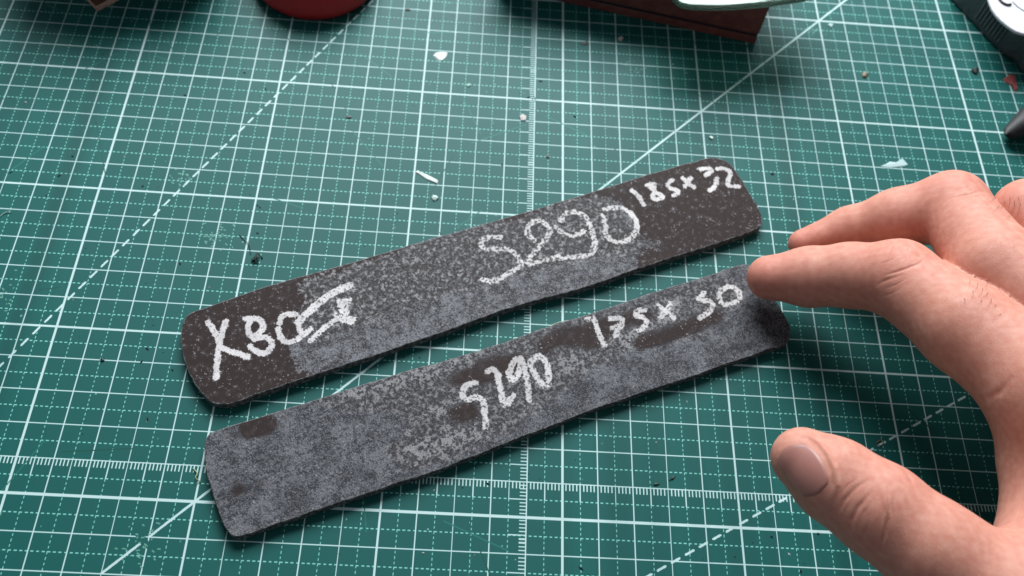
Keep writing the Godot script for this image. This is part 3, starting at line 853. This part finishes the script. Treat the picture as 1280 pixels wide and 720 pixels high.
	skin.subsurf_scatter_enabled = true
	skin.subsurf_scatter_strength = 0.08
	var hand := obj("hand", mesh, skin)
	tag(hand, "bare right hand reaching in from the right, index finger over the nearer bar, thumb spread", "hand")
	build_nail(hand)
	var st := SurfaceTool.new()
	var hm := ArrayMesh.new()
	st.begin(Mesh.PRIMITIVE_TRIANGLES)
	for h in [[Vector3(10.4351, 4.9286, -5.4630), Vector3(10.2823, 5.0858, -5.2310), Vector3(10.1238, 5.1646, -5.0171)], [Vector3(10.4477, 5.0883, -5.2266), Vector3(10.2888, 5.1966, -5.0009), Vector3(10.1221, 5.2314, -4.7898)], [Vector3(10.4857, 5.1985, -4.9990), Vector3(10.3188, 5.2509, -4.8420), Vector3(10.1279, 5.2544, -4.6834)], [Vector3(10.1108, 5.1352, -5.0806), Vector3(10.0462, 5.1786, -4.9229), Vector3(9.9471, 5.1864, -4.7556)], [Vector3(10.4807, 5.2744, -4.7904), Vector3(10.3590, 5.3120, -4.6112), Vector3(10.2081, 5.3084, -4.4261)], [Vector3(10.2177, 5.2652, -4.7306), Vector3(10.1364, 5.2647, -4.6337), Vector3(10.0147, 5.2385, -4.5206)], [Vector3(10.5226, 5.3350, -4.5724), Vector3(10.4158, 5.3444, -4.4809), Vector3(10.2680, 5.3297, -4.3723)], [Vector3(10.2440, 4.9005, -5.5149), Vector3(10.1424, 5.0079, -5.3385), Vector3(10.0091, 5.0746, -5.1559)], [Vector3(10.5319, 5.4083, -4.2557), Vector3(10.4269, 5.3935, -4.2015), Vector3(10.2815, 5.3537, -4.1304)], [Vector3(10.7760, 4.8192, -5.6485), Vector3(10.7849, 4.7661, -5.5467), Vector3(10.4533, 5.1278, -5.1564)], [Vector3(9.8291, 5.1189, -4.8322), Vector3(9.8117, 5.1331, -4.7191), Vector3(9.7571, 5.1151, -4.5935)], [Vector3(12.5940, 4.1682, -8.9641), Vector3(12.5528, 4.1330, -8.7472), Vector3(12.5095, 4.0107, -8.5576)], [Vector3(12.6409, 4.2628, -8.7875), Vector3(12.6006, 4.2008, -8.5629), Vector3(12.5597, 4.0503, -8.3662)], [Vector3(12.7119, 4.3359, -8.8545), Vector3(12.6863, 4.3279, -8.6215), Vector3(12.6464, 4.2509, -8.4033)], [Vector3(12.7232, 4.3724, -8.6046), Vector3(12.6769, 4.3057, -8.4405), Vector3(12.6194, 4.1654, -8.2926)], [Vector3(12.5050, 4.0323, -8.8820), Vector3(12.4726, 3.9644, -8.7733), Vector3(11.7685, 4.7283, -8.0076)], [Vector3(11.9715, 4.5050, -8.3420), Vector3(11.6898, 4.7281, -8.0451), Vector3(11.4315, 4.8342, -7.8009)], [Vector3(12.2277, 4.4662, -8.0583), Vector3(11.8785, 4.8346, -7.6902), Vector3(11.6096, 5.0112, -7.4286)], [Vector3(12.5094, 3.6931, -9.2363), Vector3(11.8353, 4.4806, -8.5315), Vector3(11.5447, 4.6538, -8.2603)]]:
		var lift: Vector3 = (Vector3(h[1].x, h[1].y + 0.5, h[1].z) - h[1]).normalized()
		st.append_from(tube(chaikin([h[0] - lift * 0.02, h[1] + lift * 0.06, h[2] + lift * 0.05], false, 2), [0.006, 0.006, 0.005, 0.005, 0.004, 0.003, 0.002], 5), 0, Transform3D())
	obj("hair", st.commit(), plain(Color(0.23, 0.14, 0.10), 0.6), hand)

func build_nail(hand: Node3D) -> void:
	var place := [Vector3(5.0786, 4.6894, -0.0669), Vector3(-0.6060, -0.7459, 0.2763), Vector3(-0.7665, 0.6404, 0.0480)]
	var c: Vector3 = place[0]
	var t: Vector3 = place[1]
	var g: Vector3 = place[2]
	var b := g.cross(t)
	var st := SurfaceTool.new()
	st.begin(Mesh.PRIMITIVE_TRIANGLES)
	const NU := 22
	const NV := 22
	for i in NU + 1:
		for j in NV + 1:
			var u := lerpf(-1, 1, float(i) / NU)
			var w := lerpf(-1, 1, float(j) / NV)
			var x := u * sqrt(1 - w * w * 0.42)
			var y := w * sqrt(1 - u * u * 0.30)
			var p := c + t * x * 0.72 + b * y * 0.80 + g * 0.2
			var own := [caps, []]
			var n := g
			for k in 5:
				n = slope(p, own)
				p -= n * dist(p, caps, [])
			var edge := maxf(absf(u), absf(w))
			var up := lerpf(0.014, -0.03, smoothstep(0.86, 1.0, edge))
			if u < -0.7:
				up = lerpf(up, -0.03, smoothstep(-0.8, -1.0, u))
			if u > 0.8:
				up = 0.02 if edge < 0.97 else -0.02
			st.set_smooth_group(0)
			st.set_color(Color(0.60, 0.40, 0.29) if u > 0.84 else Color(0.43, 0.185, 0.15))
			st.add_vertex((p + n * up) * CM)
	for i in NU:
		for j in NV:
			var a := i * (NV + 1) + j
			for k in [a, a + 1, a + NV + 1, a + 1, a + NV + 2, a + NV + 1]:
				st.add_index(k)
	st.generate_normals()
	var m := grained(Color(0.97, 0.97, 0.97), 0.44, 0.05, 1.5, 0.0, 77)
	m.vertex_color_use_as_albedo = true
	m.subsurf_scatter_enabled = true
	m.subsurf_scatter_strength = 0.1
	obj("nail", st.commit(), m, hand)

# ---------------------------------------------------------------- the things along the far and right edges
func build_things() -> void:
	var at: Vector2 = [Vector2(-9.407, -20.243)][0]
	var lid := thing("round_lid", "smooth red round plastic lid at the far edge, left of the middle", "lid", Vector3(at.x, 0, at.y))
	var red := grained(Color(0.70, 0.035, 0.055), 0.5, 0.1, 2.0, 1.0, 31)
	red.subsurf_scatter_enabled = true
	red.subsurf_scatter_strength = 0.3
	obj("dome", lathe([Vector2(2.28, 0.16), Vector2(2.36, 0.24), Vector2(2.40, 0.38), Vector2(2.37, 0.58), Vector2(2.28, 0.85), Vector2(2.12, 1.15), Vector2(1.9, 1.45), Vector2(1.6, 1.73), Vector2(1.2, 1.96), Vector2(0.8, 2.1), Vector2(0.4, 2.18), Vector2(0.001, 2.2)]), red, lid)
	obj("base_rim", lathe([Vector2(0.01, 0.005), Vector2(2.0, 0.005), Vector2(2.22, 0.03), Vector2(2.25, 0.09), Vector2(2.2, 0.158), Vector2(0.01, 0.158)]), grained(Color(0.42, 0.04, 0.06), 0.5, 0.1, 2.0, 1.0, 32), lid)

	var line: Array = [Vector2(0.285, -19.899), Vector2(7.303, -18.512)]
	var d: Vector2 = (line[1] - line[0]).normalized()
	var back := Vector2(d.y, -d.x)
	var a: Vector2 = line[0] - d * 3.0
	var box := thing("flat_box", "reddish brown box with a dark line along its foot at the far edge", "box")
	var shape := func(grow: float) -> Array:
		return [a - (d + back) * grow, line[1] + (d - back) * grow, line[1] + d * grow + back * (4.5 + grow), a - d * grow + back * (4.5 + grow)]
	var card := grained(Color(0.40, 0.215, 0.19), 0.6, 0.16, 3.0, 2.0, 33)
	obj("tray", slab(shape.call(0.0), 0.004, 0.34, 0.03), card, box)
	obj("dark_band", slab(shape.call(-0.03), 0.342, 0.46, 0.01), plain(Color(0.10, 0.10, 0.14), 0.5), box)
	obj("lid", slab(shape.call(0.0), 0.462, 2.3, 0.05), card, box)

	var glass := plain(Color(0.50, 0.62, 0.56, 0.08), 0.08)
	glass.transparency = BaseMaterial3D.TRANSPARENCY_ALPHA
	glass.refraction_enabled = true
	glass.refraction_scale = 0.05
	var dish := obj("glass_plate", slab(chaikin([Vector2(3.497, -18.088), Vector2(3.694, -17.597), Vector2(4.139, -17.488), Vector2(5.220, -17.561), Vector2(6.525, -17.815), Vector2(8.153, -18.223), Vector2(9.395, -18.796), Vector2(9.772, -21.359), Vector2(3.645, -20.658)], true, 2), 2.305, 2.56, 0.1, Rect2(0, 0, 1, 1), 5), glass)
	tag(dish, "clear greenish glass plate with rounded pale edge lying on the brown box", "glass plate")

	var wood := thing("wooden_block", "dark brown wooden block with a pale foot in the far left corner", "wooden block")
	var foot: Array = [Vector2(-17.793, -18.537), Vector2(-16.951, -17.688), Vector2(-16.078, -18.596), Vector2(-12.640, -19.678), Vector2(-12.717, -22.697), Vector2(-21.006, -21.726), Vector2(-19.713, -19.249)]
	obj("foot_strip", slab(foot, 0.004, 0.22, 0.03), grained(Color(0.85, 0.68, 0.60), 0.6, 0.12, 1.5, 2.0, 35), wood)
	obj("block", slab(inset(foot, 0.03), 0.222, 3.3, 0.05), grained(Color(0.44, 0.25, 0.18), 0.6, 0.2, 2.0, 3.0, 36), wood)

	var tool := thing("tape_measure", "dark rubber cased tape measure with ribbed side and white top plate", "tape measure")
	var rubber := grained(Color(0.26, 0.30, 0.31), 0.5, 0.15, 1.2, 2.0, 37)
	var outline: Array = chaikin([Vector2(15.431, -22.072), Vector2(15.888, -21.133), Vector2(16.228, -20.466), Vector2(16.779, -19.364), Vector2(17.157, -18.815), Vector2(17.496, -18.641), Vector2(17.531, -18.152), Vector2(17.801, -17.852), Vector2(19.244, -17.826), Vector2(24.393, -20.855), Vector2(26.568, -27.295), Vector2(16.991, -26.174)], true, 1)
	obj("case", slab(outline, 0.01, 1.5, 0.12, Rect2(0, 0, 1, 1), 4), rubber, tool)
	obj("top_plate", slab(chaikin([Vector2(16.001, -20.418), Vector2(15.965, -19.736), Vector2(16.108, -19.168), Vector2(16.425, -18.708), Vector2(16.728, -18.454), Vector2(17.260, -18.386), Vector2(20.817, -18.987), Vector2(23.222, -24.569), Vector2(17.372, -23.893)], true, 1), 1.45, 1.58, 0.05, Rect2(0, 0, 1, 1), 3), grained(Color(0.86, 0.86, 0.88), 0.4, 0.04, 2.0, 1.0, 38), tool)
	var side: Array = [Vector2(15.431, -22.072), Vector2(15.888, -21.133), Vector2(16.228, -20.466), Vector2(16.779, -19.364), Vector2(17.157, -18.815), Vector2(17.496, -18.641), Vector2(17.531, -18.152), Vector2(17.801, -17.852), Vector2(19.244, -17.826), Vector2(24.393, -20.855), Vector2(26.568, -27.295), Vector2(16.991, -26.174)]
	var p0: Vector2 = side[1]
	var p1: Vector2 = side[3]
	var dir := (p1 - p0).normalized()
	for k in 9:
		var q := p0.lerp(p1, 0.38 + k * 0.085)
		var w := dir * 0.035
		var o := Vector2(-dir.y, dir.x)
		if o.dot(q - side[7]) < 0:
			o = -o
		obj("rib", slab([q - w - o * 0.1, q + w - o * 0.1, q + w + o * 0.045, q - w + o * 0.045], 0.3, 1.36, 0.02), rubber, tool)
	var lift := func(p: Array, h: float) -> Array: return p.map(func(v): return Vector3(v.x, h, v.y))
	obj("clip", tube(chaikin(lift.call([Vector2(16.373, -20.157), Vector2(16.448, -19.954), Vector2(16.607, -19.844), Vector2(16.777, -19.904)], 1.6), false, 2), [0.05], 8), plain(Color(0.12, 0.10, 0.08), 0.35), tool)
	obj("seam", tube(lift.call([Vector2(16.890, -20.064), Vector2(17.016, -19.824), Vector2(17.311, -19.520)], 1.575), [0.025], 6), plain(Color(0.16, 0.16, 0.17), 0.6), tool)

	var tip := thing("pointed_handle", "black tapered handle end poking in at the right edge above the hand", "tool handle")
	var tp: Array = [Vector2(15.941, -14.496), Vector2(16.002, -14.869), Vector2(16.408, -15.425), Vector2(17.018, -15.933), Vector2(16.851, -14.356)]
	var end := Vector3((tp[0].x + tp[1].x) / 2 + 0.12, 0.34, (tp[0].y + tp[1].y) / 2)
	var far_end := Vector3((tp[3].x + tp[4].x) / 2, 0.62, (tp[3].y + tp[4].y) / 2)
	var along := (far_end - end)
	obj("grip", tube([end - along * 0.12, end - along * 0.06, end, end + along * 0.5, far_end, far_end + along * 2, far_end + along * 6], [0.06, 0.16, 0.24, 0.42, 0.58, 0.62, 0.66], 20), grained(Color(0.06, 0.055, 0.06), 0.6, 0.2, 1.0, 1.0, 39), tip)
	obj("red_inlay", tube([end + along * 0.55 + Vector3(0, 0.3, 0.08), far_end + Vector3(0, 0.42, 0.1), far_end + along * 2 + Vector3(0, 0.48, 0.1)], [0.05, 0.16, 0.18], 10), plain(Color(0.28, 0.08, 0.08), 0.5), tip)

# ---------------------------------------------------------------- flakes, crumbs and hairs lying on the mat
func flake(p: Array, thick: float, sd: int) -> ArrayMesh:
	# a chip: its middle raised, its rim uneven
	var r := RandomNumberGenerator.new()
	r.seed = sd
	var st := SurfaceTool.new()
	st.begin(Mesh.PRIMITIVE_TRIANGLES)
	var n := p.size()
	var s := turn(p)
	var c := Vector2.ZERO
	for v in p:
		c += v / n
	var low := []
	var top := []
	for v in p:
		low.append(Vector3(v.x, 0.006, v.y) * CM)
		var q: Vector2 = c.lerp(v, r.randf_range(0.72, 0.97))
		top.append(Vector3(q.x, thick * 0.7 * r.randf_range(0.5, 1.1), q.y) * CM)
	var peak := Vector3(c.x + r.randf_range(-0.02, 0.02), thick * 0.7 * r.randf_range(0.9, 1.35), c.y) * CM
	for i in n:
		var j := (i + 1) % n
		var f := [low[i], low[j], top[i], low[j], top[j], top[i], top[i], top[j], peak]
		if s < 0:
			f = [low[j], low[i], top[i], low[j], top[i], top[j], top[j], top[i], peak]
		for v in f:
			st.set_smooth_group(-1)
			st.add_vertex(v)
	st.generate_normals()
	return st.commit()

func build_scraps() -> void:
	var f := {"white_flake": [Vector2(-4.756, -16.728), Vector2(-4.652, -16.895), Vector2(-4.423, -16.957), Vector2(-4.217, -16.937), Vector2(-4.263, -16.737), Vector2(-4.394, -16.529), Vector2(-4.510, -16.518)], "sliver": [Vector2(-4.973, -11.477), Vector2(-4.898, -11.550), Vector2(-4.537, -11.380), Vector2(-4.176, -11.178), Vector2(-4.194, -11.045), Vector2(-4.576, -11.178)], "white_chip": [Vector2(-4.366, -10.478), Vector2(-4.320, -10.579), Vector2(-4.187, -10.557), Vector2(-4.128, -10.465), Vector2(-4.224, -10.329), Vector2(-4.304, -10.355)], "film": [Vector2(11.197, -13.049), Vector2(11.479, -13.178), Vector2(11.616, -13.295), Vector2(11.845, -13.279), Vector2(12.113, -13.478), Vector2(12.266, -13.208), Vector2(12.105, -13.124), Vector2(11.565, -13.009)], "pink": [Vector2(-1.543, -14.166), Vector2(-1.433, -14.284), Vector2(-1.261, -14.191), Vector2(-1.314, -14.005), Vector2(-1.482, -13.990)], "black_sliver": [Vector2(0.638, -17.853), Vector2(0.819, -17.952), Vector2(0.910, -18.042), Vector2(0.968, -17.886), Vector2(0.787, -17.787)], "pale": [Vector2(2.062, -18.279), Vector2(2.187, -18.415), Vector2(2.275, -18.301), Vector2(2.209, -18.131), Vector2(2.089, -18.159)], "dark_crumb": [Vector2(15.602, -17.968), Vector2(15.832, -18.153), Vector2(15.963, -18.043), Vector2(15.779, -17.782), Vector2(15.660, -17.812)], "tan": [Vector2(11.275, -17.396), Vector2(11.451, -17.533), Vector2(11.549, -17.382), Vector2(11.391, -17.169), Vector2(11.273, -17.197)], "red_scrap": [Vector2(16.765, -17.594), Vector2(17.125, -17.910), Vector2(17.297, -17.845), Vector2(17.279, -17.521), Vector2(17.250, -17.160), Vector2(17.114, -16.989), Vector2(17.068, -17.302), Vector2(16.885, -17.445)], "gw": [Vector2(10.308, -19.820), Vector2(10.449, -19.920), Vector2(10.565, -19.847), Vector2(10.443, -19.664)], "dg1": [Vector2(3.038, -1.245), Vector2(3.114, -1.366), Vector2(3.254, -1.397), Vector2(3.179, -1.299)], "dg2": [Vector2(2.572, -1.105), Vector2(2.667, -1.179), Vector2(2.780, -1.139), Vector2(2.661, -1.063)], "dk1": [Vector2(-13.509, -4.028), Vector2(-13.431, -4.084), Vector2(-13.362, -3.986), Vector2(-13.439, -3.930)], "dk2": [Vector2(-7.540, -13.597), Vector2(-7.416, -13.715), Vector2(-7.322, -13.616), Vector2(-7.450, -13.534)], "wc": [Vector2(5.151, -13.815), Vector2(5.243, -13.895), Vector2(5.353, -13.832), Vector2(5.286, -13.719)], "dk3": [Vector2(-5.962, -18.951), Vector2(-5.821, -19.049), Vector2(-5.751, -18.931), Vector2(-5.896, -18.874)], "dk4": [Vector2(-0.594, -12.518), Vector2(-0.512, -12.593), Vector2(-0.456, -12.460), Vector2(-0.566, -12.417)], "dk5": [Vector2(7.232, -12.410), Vector2(7.325, -12.486), Vector2(7.370, -12.387), Vector2(7.281, -12.345)], "gy1": [Vector2(-3.468, -15.468), Vector2(-3.358, -15.554), Vector2(-3.295, -15.447), Vector2(-3.405, -15.361)]}
	var pale := Color(0.80, 0.82, 0.80)
	var ink := Color(0.07, 0.09, 0.09)
	var rows := [
		["white_flake", 0.05, pale, "paint_flake", "white paint flake with a pointed left end, beyond the brown bar's middle", "flake"],
		["sliver", 0.06, Color(0.74, 0.78, 0.76), "plastic_sliver", "long thin pale sliver lying just above the bars", "sliver"],
		["white_chip", 0.1, Color(0.72, 0.82, 0.78), "white_chip", "small white chip below the long pale sliver", "chip"],
		["film", 0.03, Color(0.66, 0.76, 0.76), "glue_flake", "thin whitish triangular flake of glue above the hand's middle finger", "flake"],
		["pink", 0.07, Color(0.70, 0.68, 0.66), "pale_crumb", "pinkish pale crumb beside the upright printed ruler", "crumb"],
		["black_sliver", 0.05, ink, "black_sliver", "black pointed sliver in front of the brown box's left end", "sliver"],
		["pale", 0.09, Color(0.62, 0.60, 0.58), "pale_crumb", "pale round crumb in the brown box's shadow", "crumb"],
		["dark_crumb", 0.12, Color(0.10, 0.11, 0.10), "dark_crumb", "largest dark crumb, in front of the tape measure", "crumb"],
		["tan", 0.1, Color(0.42, 0.38, 0.30), "tan_crumb", "tan crumb on a dashed line between glass plate and tape measure", "crumb"],
		["red_scrap", 0.09, Color(0.50, 0.24, 0.23), "red_scrap", "curved red scrap with dark ends below the tape measure", "scrap"],
		["gw", 0.06, Color(0.55, 0.68, 0.66), "white_chip", "greenish white chip right of the long diagonal, near the glass plate", "chip"],
		["dg1", 0.05, Color(0.06, 0.20, 0.18), "green_sliver", "dark green sliver above the flat printed ruler, right of its twin", "sliver"],
		["dg2", 0.05, Color(0.06, 0.20, 0.18), "green_sliver", "dark green sliver touching the flat printed ruler, left of its twin", "sliver"],
		["dk1", 0.06, ink, "dark_crumb", "tiny dark crumb left of the brown bar's rounded end", "crumb"],
		["dk2", 0.05, Color(0.14, 0.18, 0.17), "dark_crumb", "small dark grey crumb in the open grid left of the white paint flake", "crumb"],
		["wc", 0.07, Color(0.74, 0.82, 0.78), "white_chip", "tiny white chip just above the brown bar's far right corner", "chip"],
		["dk3", 0.05, Color(0.12, 0.14, 0.14), "dark_crumb", "small dark crumb between the red lid and the white paint flake", "crumb"],
		["dk4", 0.05, ink, "dark_crumb", "tiny black speck above the brown bar right of the upright ruler", "crumb"],
		["dk5", 0.05, ink, "dark_crumb", "tiny black speck right of the brown bar's far right corner", "crumb"],
		["gy1", 0.06, Color(0.50, 0.66, 0.60), "pale_crumb", "tiny pale green crumb right of and below the white paint flake", "crumb"],
	]
	var sd := 200
	for r in rows:
		sd += 1
		var o := obj(r[3], flake(f[r[0]], r[1], sd), plain(r[2], 0.5))
		tag(o, r[4], r[5], "scraps on the mat")
	var curls := {"tuft": [Vector2(-9.719, -7.684), Vector2(-9.601, -7.868), Vector2(-9.651, -7.572), Vector2(-9.802, -7.736), Vector2(-9.496, -7.525), Vector2(-9.660, -7.923), Vector2(-9.435, -7.763)], "thread": [Vector2(-10.290, -8.562), Vector2(-10.082, -8.367), Vector2(-9.905, -8.201), Vector2(-9.826, -7.881)], "curl": [Vector2(9.317, -2.720), Vector2(9.456, -2.827), Vector2(9.541, -2.757), Vector2(9.446, -2.628), Vector2(9.328, -2.646)], "arc": [Vector2(-17.715, -8.692), Vector2(-17.615, -8.851), Vector2(-17.432, -8.896)], "arc2": [Vector2(-3.789, -10.112), Vector2(-3.392, -10.047), Vector2(-3.006, -10.205)], "fuzz": [Vector2(-10.226, -0.913), Vector2(-10.045, -0.763), Vector2(-10.104, -0.625), Vector2(-9.959, -0.542)], "w1": [Vector2(-0.334, -5.995), Vector2(-0.087, -6.122), Vector2(0.410, -6.211)]}
	var hairs := [
		["tuft", 0.022, Color(0.05, 0.12, 0.11), "thread_tuft", "dark tangled tuft of thread above the brown bar's left end", "thread"],
		["thread", 0.011, Color(0.07, 0.14, 0.13), "loose_thread", "fine dark thread leading into the dark tuft", "thread"],
		["curl", 0.013, Color(0.48, 0.40, 0.25), "curled_hair", "small tan curled hair beside the thumb", "hair"],
		["arc", 0.012, Color(0.62, 0.74, 0.70), "pale_fibre", "short pale fibre at the left edge of the mat", "fibre"],
		["fuzz", 0.016, Color(0.55, 0.62, 0.45), "fuzz_tuft", "yellowish fuzz at the nearer bar's left end", "fibre"],
		["w1", 0.013, Color(0.70, 0.74, 0.66), "pale_fibre", "short pale fibre lying against the nearer bar's far edge", "fibre"],
	]
	for r in hairs:
		var pts: Array = curls[r[0]].map(func(v): return Vector3(v.x, 0.03, v.y))
		for i in pts.size():
			pts[i].y = 0.02 + 0.05 * (i % 3) * (1.0 if r[0] == "tuft" or r[0] == "fuzz" else 0.25)
		var o := obj(r[3], tube(chaikin(pts, false, 2), [r[1]], 6), plain(r[2], 0.6))
		tag(o, r[4], r[5], "threads and hairs on the mat")
	# filings and dust, too many and too small to count
	var r := RandomNumberGenerator.new()
	r.seed = 77
	var kinds := [["dark_grit", Color(0.06, 0.07, 0.07), 170], ["pale_dust", Color(0.70, 0.74, 0.72), 120]]
	for kind in kinds:
		var st := SurfaceTool.new()
		st.begin(Mesh.PRIMITIVE_TRIANGLES)
		var heart := Vector2.ZERO
		for k in kind[2]:
			if k % 7 == 0:
				heart = Vector2(r.randf_range(-20, 18), r.randf_range(-21, 3))
			var c := heart + Vector2(r.randfn(), r.randfn()) * r.randf_range(0.2, 2.2)
			var size := 0.012 + 0.03 * pow(r.randf(), 3.0)
			var a := r.randf_range(0, TAU)
			var along := Vector2.from_angle(a) * size * r.randf_range(1.0, 2.6)
			var side := Vector2.from_angle(a + 1.57) * size
			var base := [c - along, c + side * r.randf_range(0.5, 1.0), c + along, c - side]
			var peak := Vector3(c.x, size * 0.9 + 0.004, c.y) * CM
			for i in 4:
				st.set_smooth_group(-1)
				for v in [Vector3(base[i].x, 0.003, base[i].y) * CM, peak, Vector3(base[(i + 1) % 4].x, 0.003, base[(i + 1) % 4].y) * CM]:
					st.add_vertex(v)
		st.generate_normals()
		var o := obj(kind[0], st.commit(), plain(kind[1], 0.6))
		o.set_meta("kind", "stuff")
		if kind[0] == "dark_grit":
			tag(o, "fine dark filings and grit strewn over the green mat", "grit")
		else:
			tag(o, "fine pale dust specks strewn over the green mat", "dust")
